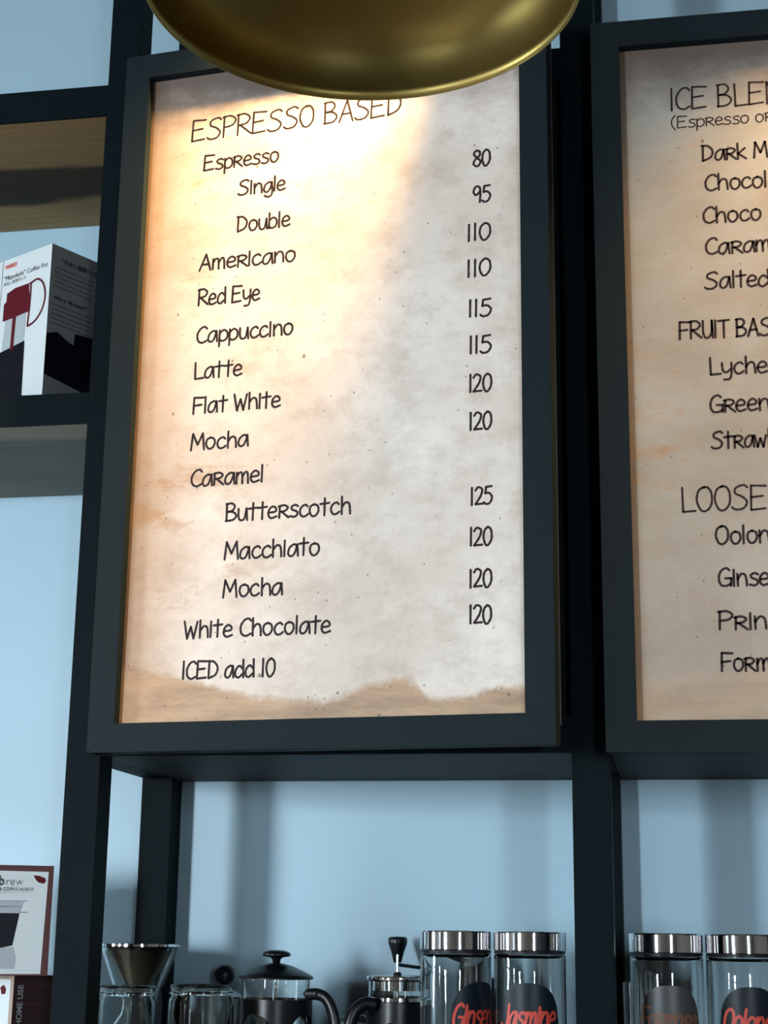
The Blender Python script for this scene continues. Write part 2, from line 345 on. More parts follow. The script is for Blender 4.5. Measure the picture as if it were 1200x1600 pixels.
wall_with_windows('wall_front', -4.0, 5.0, [(c, ww, z0, z1) for wl, c, ww, z0, z1, p in WINS if wl == 'front'], lambda a, b, z0, z1: (a, b, -6.2, -6.0, z0, z1))
for i, (wl, c, ww, z0, z1, p) in enumerate(WINS):
    bm = bmesh.new(); t = 0.05
    for a0, a1, q0, q1 in ((-ww/2, -ww/2+t, z0, z1), (ww/2-t, ww/2, z0, z1), (-ww/2+t, ww/2-t, z0, z0+t), (-ww/2+t, ww/2-t, z1-t, z1), (-ww/2+t, ww/2-t, 2.2, 2.25)):
        if wl == 'left': box(bm, -4.09, -4.02, c+a0, c+a1, q0, q1)
        else: box(bm, c+a0, c+a1, -6.09, -6.02, q0, q1)
    struct('window_%d' % (i+1), bm, m_frame)

# ------------------------------------------------------------------ steel shelving
PW, PX, YR, YW = 0.0515, 0.7242, 0.3437, 0.398
Z1B, Z1T, Z2B, Z2T, Z3, ZB = EYE+1.2646, EYE+1.3176, EYE+0.7477, EYE+0.7970, EYE+0.2443, 1.36
sh = thing('steel_shelving', 'dark blue-black steel shelving frame standing against the pale blue wall', 'shelving')
def tb(nm, *a, m=m_steel, bev=0.0012): return obj(nm, bx(*a, bev), m, sh)
for i in (-1, 0, 1, 2):
    X = i*PX
    tb('front_post', X, X+PW, 0, PW, 0, 3.7); tb('rear_post', X, X+PW, YR, YW, 0, 3.7)
    for zz in (ZB-0.05, Z3, Z2B, Z1B, 3.65):
        tb('side_rail', X+0.001, X+PW-0.001, PW, YR, zz+0.001, zz+0.049)
for i in (-1, 0, 1):
    a, b = i*PX+PW, (i+1)*PX
    lv = [(ZB-0.05, ZB-0.008, 'd'), (Z1B, Z1T, 'o' if i == -1 else 'd'), (3.65, 3.70, 'n')]
    lv.append((Z2B, Z2T, 'g') if i == -1 else (Z3, Z3+0.05, 'd'))
    for z0, z1, k in lv:
        tb('front_beam', a, b, 0, 0.006, z0, z1, bev=0.0006)
        tb('inner_beam', a, b, 0.0065, PW-0.001, z0+0.0185, z1)
        if k != 'n':
            zz = z0 if k != 'd' or z0 != ZB-0.05 else z0+0.032
            w_ = obj('shelf_board', bx(a+0.001, b-0.001, 0.0065, YR if False else 0.397, zz, zz+0.0178, 0.0006), {'o': m_wood1, 'g': m_wood2, 'd': m_under}[k], sh)
            if k == 'o': w_['label'] = 'warm brown wooden board with a dark streak'
            if k == 'g': w_['label'] = 'greyish weathered wooden board'

for i in (0, 1): tb('infill_panel', i*PX+PW+0.001, (i+1)*PX-0.001, 0.022, 0.034, Z3+0.0505, Z1B-0.0005)

# ------------------------------------------------------------------ menu boards
LL = [('ESPRESSO BASED', .0685, .8970, .4058, .0351), ('Espresso', .0910, .8445, .2137, .0249), ('Single', .1490, .7965, .2260, .0240), ('Double', .1496, .7364, .2348, .0248),
 ('Americano', .0911, .6797, .2455, .0254), ('Red Eye', .0912, .6235, .1905, .0256), ('Cappuccino', .0917, .5642, .2443, .0254), ('Latte', .0904, .5080, .1672, .0252),
 ('Flat White', .0909, .4540, .2286, .0250), ('Mocha', .0901, .3982, .1808, .0250), ('Caramel', .0921, .3427, .2058, .0252), ('Butterscotch', .1483, .2877, .3380, .0255),
 ('Macchiato', .1496, .2311, .2933, .0254), ('Mocha', .1500, .1765, .2401, .0251), ('White Chocolate', .0929, .1198, .3121, .0250), ('ICED add 10', .0928, .0618, .2326, .0248),
 ('80', .5130, .7963, .5405, .0253), ('95', .5129, .7392, .5403, .0252), ('110', .5034, .6809, .5401, .0257), ('110', .5035, .6257, .5408, .0256), ('115', .5053, .5644, .5405, .0254),
 ('115', .5062, .5091, .5403, .0256), ('120', .5062, .4522, .5410, .0256), ('120', .5071, .3970, .5407, .0252), ('125', .5089, .2890, .5412, .0248), ('120', .5070, .2314, .5409, .0252),
 ('120', .5068, .1736, .5398, .0249), ('120', .5067, .1239, .5396, .0248)]
RL = [('ICE BLENDED', .0708, .8975, .2074, .0354, 'ICE BLE'), ('(Espresso or', .0717, .8688, .1841, .0186, '(Espresso'), ('Dark Mocha', .1138, .8128, .1783, .0246, 'Dark'),
 ('Chocolate', .1164, .7656, .1996, .0252, 'Choco'), ('Choco', .1118, .7152, .1946, .0249), ('Caramel', .1130, .6665, .2270, .0249), ('Salted', .1110, .6137, .2015, .0252),
 ('FRUIT BASED', .0723, .5398, .1423, .0260, 'FRUIT'), ('Lychee', .1120, .4846, .1925, .0249, 'Lyche'), ('Green', .1104, .4297, .1928, .0252), ('Strawberry', .1110, .3770, .1698, .0245, 'Stra'),
 ('LOOSE', .0666, .2883, .1830, .0345), ('Oolong', .1114, .2412, .1849, .0252, 'Oolon'), ('Ginseng', .1121, .1824, .1815, .0250, 'Ginse'), ('Princess', .1106, .1227, .1565, .0247, 'Pri'), ('Formosa', .1114, .0667, .1575, .0245, 'For')]
def menu_board(label, loc, rz, W, H, t, lines, pm, strip):
    B = thing('menu_board', label, 'sign', loc, rz, 'framed menu boards on the shelving')
    y0, y1 = -0.016, 0.018
    # mitred frame bars
    def bar(p):
        bm = bmesh.new(); a = [bm.verts.new((x, y0, z)) for x, z in p]; b = [bm.verts.new((x, y1, z)) for x, z in p]
        bm.faces.new(a); bm.faces.new(b[::-1])
        for i in range(4): j = (i+1) % 4; bm.faces.new((a[j], a[i], b[i], b[j]))
        bmesh.ops.recalc_face_normals(bm, faces=bm.faces)
        bmesh.ops.bevel(bm, geom=bm.edges[:], offset=0.0004, segments=2, affect='EDGES'); return obj('frame_bar', bm, m_frame, B)
    bar([(-t, -t), (W+t, -t), (W, 0), (0, 0)]); bar([(W+t, -t), (W+t, H+t), (W, H), (W, 0)])
    bar([(W+t, H+t), (-t, H+t), (0, H), (W, H)]); bar([(-t, H+t), (-t, -t), (0, 0), (0, H)])
    obj('back_panel', bx(-t+0.002, W+t-0.002, 0.018, 0.023, -t+0.002, H+t-0.002), m_steel, B)
    if strip:
        s = obj('edge_strip', bx(W+t-0.001, W+t+0.0006, 0.0195, 0.0225, -t+0.028, H+t-0.03), m_alu, B); s['label'] = 'thin bare metal strip along the back edge'
    obj('menu_sheet', bx(-0.001, W+0.001, 0, 0.003, -0.001, H+0.001), pm, B)
    for ln in lines:
        s, x, y, x1, cap = ln[:5]; bm = bmesh.new(); pen = 0.0031 if cap > 0.03 else 0.0034
        if cap < 0.02: pen = 0.0021
        write(bm, s, x+0.001, y, x1-x-0.002, cap, pen, lambda p: Vector((p.x, -0.00012, p.y)), 0, ln[5] if len(ln) > 5 else None)
        for f_ in bm.faces:
            f_.normal_update()
            if f_.normal.y > 0: f_.normal_flip()
        o = obj('heading' if s.isupper() and cap > .02 and not s.isdigit() else ('price' if s.isdigit() else 'menu_line'), bm, m_ink, B)
    return B
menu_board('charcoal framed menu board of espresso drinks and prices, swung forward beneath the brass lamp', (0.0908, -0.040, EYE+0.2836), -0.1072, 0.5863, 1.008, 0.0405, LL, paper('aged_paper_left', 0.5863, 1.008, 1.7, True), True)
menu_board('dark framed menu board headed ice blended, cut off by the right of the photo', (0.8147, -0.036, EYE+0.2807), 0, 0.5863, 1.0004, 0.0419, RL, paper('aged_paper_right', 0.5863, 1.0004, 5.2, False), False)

# ------------------------------------------------------------------ pendant lamp
LP = thing('pendant_lamp', 'round satin brass pendant lamp hanging in front of the espresso menu board', 'lamp', (0.6315, -1.0715, EYE+0.75))
def shell(pr, th):
    inner = []
    for i, (r, z) in enumerate(pr):
        a = pr[max(i-1, 0)]; b = pr[min(i+1, len(pr)-1)]; d = Vector((b[0]-a[0], b[1]-a[1])).normalized(); nn = Vector((d.y, -d.x))
        inner.append((max(r-abs(nn.x)*th if r > 0.02 else r-th, 0.001), z-abs(nn.y)*th))
    return pr+inner[::-1]
prof = [(0.179, 0.0), (0.1805, 0.010), (0.1812, 0.022), (0.1790, 0.038), (0.172, 0.054), (0.158, 0.070), (0.138, 0.083), (0.112, 0.101), (0.082, 0.114), (0.05, 0.122), (0.022, 0.126)]
o = obj('shade', lathe(shell(prof, 0.0018), 128, True), m_brass, LP, smooth=True)
bm = lathe([(0.1793, -0.0007), (0.1799, 0.0), (0.1797, 0.0008), (0.1788, 0.0009), (0.1782, 0.0), (0.1786, -0.0006)], 128, True); obj('rolled_rim', bm, m_brass, LP, smooth=True)
o = obj('cap', lathe([(0.024, 0.124), (0.026, 0.14), (0.022, 0.175), (0.008, 0.19), (0.0, 0.19)], 48), m_brass, LP); smooth_by_angle(o)
o = obj('socket', lathe([(0.0, 0.124), (0.020, 0.124), (0.020, 0.085), (0.016, 0.083), (0.0, 0.083)], 32), m_plastic, LP); smooth_by_angle(o)
o = obj('bulb', lathe([(0.0, 0.028), (0.012, 0.03), (0.026, 0.040), (0.030, 0.053), (0.025, 0.068), (0.014, 0.083)], 32), m_bulb, LP, smooth=True)
obj('cord', tube([(0, 0, 0.188), (0.0, 0, 1.0), (0, 0, 4.0-EYE-0.75)], 0.003, 8, 2), m_plastic, LP)

# ------------------------------------------------------------------ boxes
def ftext(s, size, m, parent, mtx, nm='lettering', align='LEFT', sx=1.0, off=0.0, shear=0.0):
    cu = bpy.data.curves.new('t', 'FONT'); cu.body = s; cu.size = size; cu.align_x = align; cu.offset = off; cu.shear = shear; cu.resolution_u = 3
    to = bpy.data.objects.new('t', cu); C.objects.link(to); dg = bpy.context.evaluated_depsgraph_get()
    me = bpy.data.meshes.new_from_object(to.evaluated_get(dg)); bpy.data.objects.remove(to)
    me.transform(Matrix.Diagonal((sx, 1, 1, 1))); me.transform(mtx); me.materials.clear(); me.materials.append(m)
    o = bpy.data.objects.new(nm, me); C.objects.link(o); o.parent = parent; return o
def face_mtx(origin, udir, e=0.0006):
    """plane with x along udir, y up, lifted by e along its outward normal"""
    u = Vector(udir).normalized(); v = Vector((0, 0, 1)); nrm = u.cross(v)
    m_ = Matrix((u, v, nrm)).transposed().to_4x4(); m_.translation = Vector(origin)+nrm*e; return m_
def poly(mtx, pts, lift=0.0):
    bm = bmesh.new(); bm.faces.new([bm.verts.new(mtx @ Vector((x, y, lift))) for x, y in pts]); return bm
def strokes(mtx, sts, pen):
    bm = bmesh.new()
    for s in sts: ribbon(bm, crom([Vector(p) for p in s], 6), pen, lambda p: mtx @ Vector((p.x, p.y, 0.0002)))
    return bm
def greek(mtx, rows, x0, x1, pen):
    """tiny illegible small print: rows of broken dashes"""
    bm = bmesh.new()
    for y, xe in rows:
        x = x0
        while x < min(x1, xe):
            l = random.uniform(.002, .006); ribbon(bm, [Vector((x, y)), Vector((min(x+l, x1), y))], pen, lambda p: mtx @ Vector((p.x, p.y, 0))); x += l+random.uniform(.0008, .0016)
    return bm
def pot_box(label, loc, rz, handle_m, cap_m, full):
    # local: corner nearest the camera at the origin, left face along -x, right face along +y
    w_, h_ = 0.125, 0.338
    B = thing('product_box', label, 'box', loc, rz, 'coffee pot boxes on the upper shelf')
    obj('carton', bx(-w_, 0, 0, w_, 0, h_, 0.0006), m_white, B)
    Lm = face_mtx((-w_, 0, 0), (1, 0, 0)); U = lambda u: u*w_; V = lambda v: (1-v*0.965)*h_
    obj('printed_pot_cap', poly(Lm, [(U(a), V(b)) for a, b in ((.13, .195), (.30, .178), (.58, .178), (.60, .235), (.62, .235), (.62, .335), (.30, .345), (.08, .345), (.08, .25), (.13, .24))]), cap_m, B)
    obj('printed_handle', strokes(Lm, [[(U(.60), V(.182)), (U(.76), V(.172)), (U(.88), V(.21)), (U(.93), V(.28)), (U(.88), V(.35)), (U(.75), V(.40)), (U(.61), V(.415))], [(U(.625), V(.19)), (U(.625), V(.30)), (U(.605), V(.41))]], 0.0036), handle_m, B)
    obj('printed_glass', poly(Lm, [(U(.14), V(.345)), (U(.56), V(.335)), (U(.55), V(.50)), (U(.10), V(.51))]), m_palegrey, B)
    obj('printed_rod', poly(Lm, [(U(.29), V(.34)), (U(.36), V(.34)), (U(.35), V(.52)), (U(.28), V(.52))], 0.0003), cap_m, B)
    obj('printed_coffee', poly(Lm, [(U(.07), V(.515)), (U(.57), V(.49)), (U(.60), V(.98)), (U(.02), V(.98))], 0.0002), m_navy, B)
    if full:
        ftext('HARIO', 0.0100, m_red, B, face_mtx((-w_+U(.05), 0, V(.052)), (1, 0, 0)), off=0.0004)
        ftext('"Mizudashi" Coffee Pot', 0.0118, m_blackprint, B, face_mtx((-w_+U(.04), 0, V(.118)), (1, 0, 0)), sx=1.02)
        ftext('水出し珈琲ポット', 0.0075, m_blackprint, B, face_mtx((-w_+U(.04), 0, V(.146)), (1, 0, 0)))
    # side face: its shade is painted in as grey over the white card
    obj('side_panel', poly(face_mtx((0, 0, 0), (0, 1, 0), 0.0003), [(0, 0), (w_, 0), (w_, h_), (0, h_)]), m_shadedcard, B)
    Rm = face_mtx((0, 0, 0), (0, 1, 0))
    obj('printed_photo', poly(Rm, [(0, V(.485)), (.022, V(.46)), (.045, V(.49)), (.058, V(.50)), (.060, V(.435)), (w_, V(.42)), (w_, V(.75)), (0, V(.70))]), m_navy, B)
    if full:
        ftext('“水出し珈琲”とは', 0.0100, m_blackprint, B, face_mtx((0, .022, V(.085)), (0, 1, 0)), off=0.0002)
        ftext('What is "Mizudashi"?', 0.0085, m_blackprint, B, face_mtx((0, .010, V(.290)), (0, 1, 0)), off=0.0002)
        obj('small_print', greek(Rm, [(V(v), .088) for v in (.12, .145, .17, .195, .22)]+[(V(v), .10) for v in (.32, .345, .37, .395, .42)], .008, .118, .0011), m_blackprint, B)
    return B
a = math.radians(28)
pot_box('white coffee pot box printed with a red-handled pot, on the upper left shelf', (-0.1267, 0.12, Z2B+0.0185), 0, m_wine, m_wine, True).rotation_euler = (0, 0, -a)
pot_box('white coffee pot box with a black-handled pot, at the left border of the photo', (-0.1267-0.1265*math.cos(a), 0.12+0.1265*math.sin(a), Z2B+0.0185), 0, m_blackprint, m_blackprint, False).rotation_euler = (0, 0, -a)

# tea and coffee maker box, front faces the camera
g = math.radians(24)
A = thing('product_box', 'square white and maroon tea and coffee maker box, on top of the brown box', 'box', (-0.067, 0.15, EYE-0.0642), g, 'boxes in the lower left bay')
hA, wA = 0.160, 0.190
obj('carton', bx(-wA, 0, 0, 0.055, 0, hA, 0.0006), m_maroon, A)
AM = face_mtx((0, 0, hA), (1, 0, 0)); Z = lambda x, y: ((x-302)/3750, -(y-722)/3750)
obj('front_print', poly(AM, [Z(-370, 752), Z(274, 756), Z(262, 1312), Z(-370, 1316)]), m_white, A)
obj('printed_leaf', poly(AM, [Z(190, 776), Z(222, 778), Z(256, 790), Z(262, 808), Z(250, 822), Z(222, 816), Z(204, 800)], .0003), m_wine, A)
obj('printed_leaf_vein', strokes(AM, [[Z(198, 782), Z(222, 796), Z(250, 812)]], .0008), m_white, A)
ftext('b', 0.019, m_blackprint, A, face_mtx((Z(-1, 0)[0], 0, hA+Z(0, 832)[1]), (1, 0, 0)), off=0.0009)
ftext('rew', 0.0165, m_blackprint, A, face_mtx((Z(38, 0)[0], 0, hA+Z(0, 832)[1]), (1, 0, 0)), shear=0.1)
ftext('TA & COFFEE MAKER', 0.0066, m_blackprint, A, face_mtx((Z(200, 0)[0], 0, hA+Z(0, 862)[1]), (1, 0, 0)), align='RIGHT', off=0.0003)
obj('small_print', greek(AM, [(Z(0, 872)[1], 0)], Z(-60, 0)[0], Z(196, 0)[0], .0009), m_greyprint, A)
obj('printed_glass_rim', poly(AM, [Z(-190, 915), Z(150, 915), Z(132, 985), Z(-170, 985)], .0002), m_palegrey, A)
obj('printed_cup', poly(AM, [Z(-170, 985), Z(128, 985), Z(100, 1160), Z(30, 1175), Z(-110, 1172), Z(-150, 1150)], .0003), m_navy, A)
obj('printed_glass_base', poly(AM, [Z(-140, 1172), Z(105, 1168), Z(125, 1225), Z(120, 1285), Z(-150, 1285)], .0002), m_palegrey, A)
for q in ([Z(20, 1165), Z(28, 1215)], [Z(125, 980), Z(170, 980)], [Z(-190, 915), Z(162, 918)], [Z(-170, 950), Z(140, 950)]): obj('printed_line', strokes(AM, [q], .0009), m_blackprint, A)
obj('printed_dot', poly(AM, [Z(15, 1262), Z(38, 1262), Z(38, 1278), Z(15, 1278)], .0004), m_blackprint, A)
obj('fine_print', greek(AM, [(Z(0, 1292)[1], 0)], Z(90, 0)[0], Z(215, 0)[0], .0007), m_greyprint, A)
g2 = math.radians(-50)+PI/2     # right face runs 40 deg right of straight ahead
hB = EYE-0.0645-ZB
Bx = thing('product_box', 'dark brown and white home use box, beneath the maroon-edged box', 'box', (-0.1185, 0.15, ZB), 0, 'boxes in the lower left bay')
Bx.rotation_euler = (0, 0, -math.radians(40))
obj('carton', bx(-0.15, 0, 0, 0.066, 0, hB, 0.0006), m_brown, Bx)
obj('front_print', poly(face_mtx((-0.15, 0, 0), (1, 0, 0)), [(0.008, .008), (.140, .008), (.140, hB-.006), (.008, hB-.006)]), m_white, Bx)
obj('front_border', poly(face_mtx((-0.15, 0, 0), (1, 0, 0), .0003), [(0, 0), (.15, 0), (.15, hB), (0, hB)]), m_tan, Bx)
obj('printed_leaf', poly(face_mtx((-0.15, 0, hB), (1, 0, 0), .0009), [(.108, -.018), (.120, -.014), (.128, -.020), (.126, -.027), (.114, -.028)]), m_wine, Bx)
mt = face_mtx((0, 0.014, 0.02), (0, 1, 0)) @ Matrix.Rotation(PI/2, 4, 'Z')
ftext('FOR HOME USE'[4:], 0.0125, m_greyprint, Bx, face_mtx((0, 0.0155, hB-0.073), (0, 1, 0)) @ Matrix.Rotation(PI/2, 4, 'Z'), off=0.0003)
for q in ([(.020, -.014), (.062, -.013)], [(.020, -.041), (.062, -.040)]): obj('printed_line', strokes(face_mtx((0, 0, hB), (0, 1, 0)), [q], .0006), m_maroon, Bx)

for o in bpy.data.objects:
    if o.name.startswith(('small_print', 'fine_print')): o['kind'] = 'stuff'
# ------------------------------------------------------------------ glass jars with steel lids
def wrap(R, z0): return lambda p: Vector((R*math.sin(p.x/R), -R*math.cos(p.x/R), z0+p.y))
def jar(label, x, y, word, rz, lc, ink, wx=0.0):
    H = EYE+0.0080-ZB; R = 0.0500
    J = thing('glass_jar', label, 'jar', (x, y, ZB), rz, 'tea jars with steel lids')
    th = 0.0022; o_ = [(0.0, 0.0), (R-.004, 0.0), (R, .004), (R, H-.034), (R-.0008, H-.031), (R-.006, H-.0303), (R-.006, H-.012)]
    i_ = [(R-.006-th, H-.012), (R-.006-th, H-.0325), (R-th, H-.036), (R-th, .009), (R-.008, .006), (0.0, .006)]
    o = obj('jar_body', lathe(o_+i_, 72), m_glass, J); smooth_by_angle(o, 50)
    RL_ = R+0.0008
    o = obj('lid', lathe([(0.0, H), (RL_-.0022, H), (RL_-.0006, H-.0006), (RL_, H-.0022), (RL_, H-.0250), (RL_-.0006, H-.0256), (RL_-.0025, H-.0256), (RL_-.0025, H-.003), (0.0, H-.003)], 96), m_chrome, J); smooth_by_angle(o, 18)
    o = obj('lid_gasket', lathe([(R-.0035, H-.0260), (R-.0003, H-.0263), (R-.0003, H-.0300), (R-.0035, H-.0300)], 64, True), m_blackprint, J); smooth_by_angle(o)
    # rounded sticker wrapped on the glass
    bm = bmesh.new(); fn = wrap(R+.0006, 0); nu = 28; top, hw = H-0.068, .0455
    rows = []
    for i in range(nu+1):
        u = -1+2*i/nu; hh = (1-abs(u)**2.5)**(1/2.2); rows.append([bm.verts.new(fn(Vector((u*hw, top-.055+t*.055*hh)))) for t in [-1+q/7 for q in range(15)]])
    for r0, r1 in zip(rows[:-1], rows[1:]):
        for q in range(14): bm.faces.new((r0[q], r1[q], r1[q+1], r0[q+1]))
    bmesh.ops.remove_doubles(bm, verts=bm.verts, dist=1e-6)
    obj('sticker', bm, lc, J, smooth=True)
    bm = bmesh.new(); wd = .0126*len(word); write(bm, word, -wd/2+.001+wx, top-.059, wd*.90, .031, .0038, wrap(R+.0010, 0), 0.16)
    obj('sticker_lettering', bm, ink, J)
    return J
m_ink2 = mat('faded_orange_print', (0.16, 0.06, 0.03), 0.5)
m_label2 = mat('faded_sticker', (0.040, 0.040, 0.046), 0.4)
jar('steel-lidded glass jar lettered Ginseng, left one of the pair under the espresso menu', 0.5495, 0.12, 'Ginseng', math.radians(50), m_label, m_red)
jar('steel-lidded glass jar lettered Jasmine, beside the post under the espresso menu', 0.6535, 0.12, 'Jasmine', math.radians(3), m_label, m_red)
jar('steel-lidded glass jar with faded brown lettering, right of the dark centre post', 0.8415, 0.12, 'Formosa', math.radians(4), m_label2, m_ink2)
jar('steel-lidded glass jar lettered Oolong, at the right border of the photo', 0.9450, 0.12, 'Oolong', math.radians(8), m_label, m_red, -.004)

# ------------------------------------------------------------------ plain glass jars, carafe, presses
def tumbler(label, x, y, R, ztop):
    H = ztop-ZB; T = thing('drinking_jar', label, 'glass', (x, y, ZB), 0, 'clear ribbed drinking jars'); th = .0028
    o_ = [(0, 0), (R-.006, 0), (R-.001, .005), (R, .02), (R, H-.020), (R-.003, H-.016), (R-.0032, H-.0135), (R-.0005, H-.012), (R-.0005, H-.010), (R-.0032, H-.0085), (R-.0032, H-.006), (R-.001, H-.0045), (R-.001, H-.0015), (R-.0022, H)]
    i_ = [(R-.0045, H-.001), (R-.0060, H-.006), (R-.0062, H-.016), (R-th, H-.024), (R-th-.001, .02), (R-.010, .010), (0, .009)]
    o = obj('jar_body', lathe(o_+i_, 72), m_glass, T); smooth_by_angle(o, 60); return T
tumbler('clear ribbed drinking jar in front of the glass pour-over carafe', 0.0760, 0.10, 0.0415, EYE-0.0742)
tumbler('clear ribbed drinking jar between the carafe and the black coffee press', 0.1862, 0.10, 0.0470, EYE-0.0712)

zc = EYE-0.0200-ZB
K = thing('pour_over_carafe', 'hourglass glass pour-over carafe holding a metal cone filter', 'carafe', (0.0445, 0.24, ZB))
o_ = [(0, 0), (.050, 0), (.066, .008), (.070, .025), (.060, .055), (.040, .085), (.0255, .105), (.0235, .118), (.026, .130), (.0600, zc-.002)]
i_ = [(.0580, zc-.001), (.0235, .131), (.0210, .118), (.0230, .104), (.0375, .084), (.0575, .054), (.0675, .025), (.063, .010), (.048, .003), (0, .003)]
o = obj('glass_body', lathe(o_+i_, 72), m_glass, K); smooth_by_angle(o, 60)
K2 = thing('cone_filter', 'bronze metal cone filter seated in the pour-over carafe', 'filter', (0.0445, 0.24, ZB))
o = obj('mesh_cone', lathe([(.0540, zc-.001), (.0170, zc-.062), (.016, zc-.066), (.015, zc-.064), (.0530, zc)], 64), m_bronze, K2, smooth=True)
o = obj('rim_band', lathe([(.0610, zc+.0030), (.0612, zc-.0005), (.0585, zc-.0005), (.0545, zc-.006), (.0535, zc-.005), (.0570, zc+.0030)], 96, True), m_chrome, K2); smooth_by_angle(o, 50)

def press_frame(R, zb, ztop, arch, rot=0.0, th=.0035):
    """ring band with arched openings and legs running down to the base"""
    bm = bmesh.new(); n_ = 144; cols = []
    for k in range(n_+1):
        a_ = 2*PI*k/n_; ph = ((a_-rot) % (PI/2))/(PI/2)*2-1          # -1..1 within a quarter
        if abs(ph) < .72: lo = arch-0.030*(1-math.sqrt(max(0, 1-(ph/.72)**2)))
        else: lo = zb
        cols.append((a_, lo, abs(ph) < .72))
    def col(a_, lo):
        return [bm.verts.new((r*math.cos(a_), r*math.sin(a_), z)) for r, z in ((R, lo), (R, ztop), (R-th, ztop), (R-th, lo))]
    V_ = [col(a_, lo) for a_, lo, _ in cols]
    for i in range(n_):
        a_, b_ = V_[i], V_[i+1]
        if cols[i][2] != cols[i+1][2]:
            # step edge: use the upper level for both
            s_ = a_ if cols[i][2] else b_; d_ = col(cols[i+1][0] if cols[i][2] else cols[i][0], (cols[i] if cols[i][2] else cols[i+1])[1])
            a_, b_ = (s_, d_) if cols[i][2] else (d_, s_)
        for q in range(4): bm.faces.new((a_[q], a_[(q+1) % 4], b_[(q+1) % 4], b_[q]))
    bmesh.ops.recalc_face_normals(bm, faces=bm.faces); return bm
h1 = EYE-0.0620-ZB     # underside of the lid
P = thing('french_press', 'black plastic-framed coffee press with domed lid and mushroom knob', 'coffee press', (0.2702, 0.20, ZB), 0, 'coffee presses')
RG = .0505
o = obj('glass_beaker', lathe([(0, .006), (RG-.004, .006), (RG, .012), (RG, h1+.001), (RG-.0024, h1+.001), (RG-.0024, .014), (RG-.006, .0088), (0, .0088)], 72), m_glass, P); smooth_by_angle(o, 60)
o = obj('lid', lathe([(0, h1+.021), (.010, h1+.0205), (.024, h1+.017), (.040, h1+.010), (.052, h1+.004), (.0555, h1+.0015), (.0555, h1-.0015), (.053, h1-.002), (.050, h1-.001), (0, h1-.001)], 72), m_plastic, P); smooth_by_angle(o, 60)
o = obj('knob', lathe([(0, h1+.0395), (.010, h1+.0392), (.019, h1+.0365), (.0215, h1+.033), (.020, h1+.0305), (.010, h1+.029), (.0062, h1+.026), (.0055, h1+.020), (0, h1+.020)], 48), m_plastic, P, smooth=True)
o = obj('plunger_rod', lathe([(0, h1), (.0016, h1), (.0016, .05), (0, .05)], 12), m_chrome, P)
o = obj('plunger_disc', lathe([(0, .056), (.046, .056), (.0475, .052), (.046, .048), (0, .048)], 48), m_chrome, P); smooth_by_angle(o)
o = obj('frame', press_frame(.0545, .0, h1-.030, h1-.050, -3*PI/4-.15), m_plastic, P); smooth_by_angle(o)
o = obj('base_ring', lathe([(.030, .001), (.0545, .001), (.0545, .012), (.030, .006)], 64, True), m_plastic, P); smooth_by_angle(o)
o = obj('frame_clip', bx(.050, .070, -.011, .011, h1-.024, h1-.018, .002), m_plastic, P)
o = obj('handle', tube([(.050, 0, h1-.024), (.068, 0, h1-.022), (.084, 0, h1-.030), (.095, 0, h1-.055), (.097, 0, h1-.090), (.086, 0, h1-.125), (.055, 0, h1-.140)], .0085, 12, 6, 0.75), m_plastic, P, smooth=True)
P.rotation_euler = (0, 0, math.radians(-12))

h2 = EYE-0.0640-ZB
Q = thing('french_press', 'coffee press with flat chrome lid and black handle, left of the Ginseng jar', 'coffee press', (0.4457, 0.24, ZB), 0, 'coffee presses')
RG = .0430
o = obj('glass_beaker', lathe([(0, .006), (RG-.004, .006), (RG, .012), (RG, h2+.001), (RG-.0024, h2+.001), (RG-.0024, .014), (RG-.006, .0088), (0, .0088)], 72), m_glass, Q); smooth_by_angle(o, 60)
o = obj('lid', lathe([(0, h2+.008), (.030, h2+.0078), (.045, h2+.0065), (.0460, h2+.004), (.0455, h2+.001), (.0405, h2-.001), (.0402, h2-.014), (.038, h2-.014), (.038, h2-.001), (0, h2-.001)], 72), m_chrome, Q); smooth_by_angle(o, 50)
o = obj('rod_grommet', lathe([(0, h2+.0125), (.0045, h2+.0120), (.0065, h2+.009), (.0065, h2+.0075), (0, h2+.0075)], 24), m_plastic, Q, smooth=True)
o = obj('plunger_rod', lathe([(0, h2+.038), (.0016, h2+.0375), (.0018, h2+.036), (.0018, .05), (0, .05)], 16), m_chrome, Q); smooth_by_angle(o)
o = obj('plunger_disc', lathe([(0, .056), (.038, .056), (.0395, .052), (.038, .048), (0, .048)], 48), m_chrome, Q); smooth_by_angle(o)
o = obj('chrome_band', lathe([(.0438, h2-.030), (.0455, h2-.029), (.0455, h2-.024), (.0438, h2-.023)], 64, True), m_chrome, Q); smooth_by_angle(o)
o = obj('frame', press_frame(.0460, .0, h2-.030, h2-.058, -3*PI/4), m_plastic, Q); smooth_by_angle(o)
o = obj('base_ring', lathe([(.030, .001), (.046, .001), (.046, .012), (.030, .006)], 64, True), m_plastic, Q); smooth_by_angle(o)
o = obj('handle', tube([(-.024, -.042, h2-.034), (-.038, -.048, h2-.032), (-.052, -.055, h2-.042), (-.060, -.058, h2-.066), (-.060, -.058, h2-.100), (-.055, -.054, h2-.122), (-.030, -.040, h2-.128)], .0095, 14, 6, 0.8), m_plastic, Q, smooth=True)

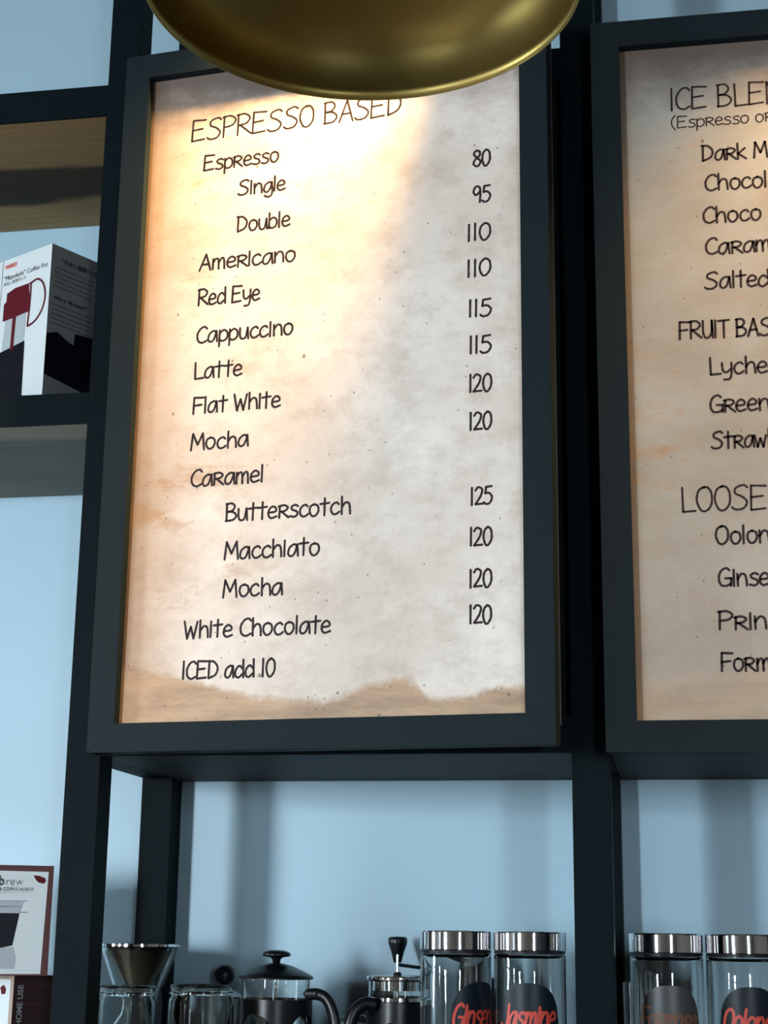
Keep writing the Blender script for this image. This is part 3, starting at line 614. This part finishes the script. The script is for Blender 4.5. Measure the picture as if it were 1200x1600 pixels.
# hand grinder whose crank knob shows above the second press, body behind the Ginseng jar
gz = EYE-0.050-ZB
G = thing('coffee_grinder', 'hand coffee grinder with black crank knob, mostly behind the Ginseng jar', 'coffee grinder', (0.553, 0.335, ZB))
o = obj('grinder_body', lathe([(0, 0), (.032, 0), (.034, .003), (.030, .06), (.026, .095), (.030, .12), (.031, gz-.02), (.026, gz-.010), (.008, gz-.006), (0, gz-.006)], 48), m_plastic, G); smooth_by_angle(o, 50)
obj('crank_arm', tube([(0, 0, gz-.012), (-.004, 0, gz-.010), (-.065, 0, gz+.000), (-.123, 0, gz+.007)], .0026, 8, 6, 1.6), m_steel, G, smooth=True)
o = obj('crank_knob', lathe([(0, gz+.006), (.006, gz+.006), (.0075, gz+.012), (.010, gz+.022), (.0145, gz+.034), (.0150, gz+.041), (.013, gz+.0445), (0, gz+.045)], 32), m_plastic, G, smooth=True); o.location = (-.1235, 0, .004)
# small press behind the glasses, ball knob
bz = EYE-0.0625-ZB
D = thing('plunger_pot', 'small glass plunger pot with a round black ball knob, behind the middle drinking jar', 'coffee press', (0.1545, 0.335, ZB))
o = obj('knob', lathe([(0, bz+.0158)]+[(.0158*math.sin(t), bz+.0158*math.cos(t)) for t in [PI*q/12 for q in range(1, 12)]]+[(0, bz-.0158)], 32), m_plastic, D, smooth=True)
o = obj('lid', lathe([(0, bz-.015), (.010, bz-.016), (.012, bz-.021), (.030, bz-.028), (.038, bz-.032), (.038, bz-.035), (0, bz-.035)], 48), m_chrome, D); smooth_by_angle(o)
o = obj('glass_beaker', lathe([(0, 0), (.034, 0), (.036, .004), (.036, bz-.035), (.034, bz-.035), (.034, .006), (0, .003)], 48), m_glass, D); smooth_by_angle(o, 60)
obj('handle', tube([(.034, 0, bz-.040), (.050, 0, bz-.036), (.062, 0, bz-.050), (.064, 0, bz-.080), (.050, 0, bz-.110), (.035, 0, bz-.115)], .004, 8), m_plastic, D, smooth=True)
# clip-top jar low between the two presses
E_ = thing('clip_top_jar', 'small clip-top glass jar with wire bail, between the two coffee presses', 'jar', (0.372, 0.30, ZB))
ez = EYE-0.140-ZB
o = obj('jar_body', lathe([(0, 0), (.038, 0), (.042, .005), (.042, ez-.02), (.036, ez-.008), (.036, ez), (.033, ez), (.033, ez-.01), (.0395, ez-.022), (.0395, .008), (0, .004)], 64), m_glass, E_); smooth_by_angle(o, 60)
o = obj('glass_lid', lathe([(0, ez+.014), (.020, ez+.013), (.034, ez+.008), (.038, ez+.003), (.037, ez+.0005), (.030, ez+.0005), (.018, ez+.009), (0, ez+.010)], 64), m_glass, E_); smooth_by_angle(o, 60)
obj('wire_bail', tube([(-.039, 0, ez-.008), (-.042, 0, ez+.004), (-.020, 0, ez+.020), (0, 0, ez+.018), (.012, 0, ez+.022), (.042, 0, ez+.004), (.039, 0, ez-.008)], .0013, 8), m_chrome, E_, smooth=True)
# slim glass at the post, behind the Formosa jar
T = thing('drinking_glass', 'slim clear glass squeezed between the centre post and the faded jar', 'glass', (0.800, 0.285, ZB))
o = obj('glass_body', lathe([(0, 0), (.020, 0), (.024, .005), (.026, EYE-.062-ZB), (.0240, EYE-.062-ZB), (.022, .010), (0, .008)], 48), m_glass, T); smooth_by_angle(o, 60)
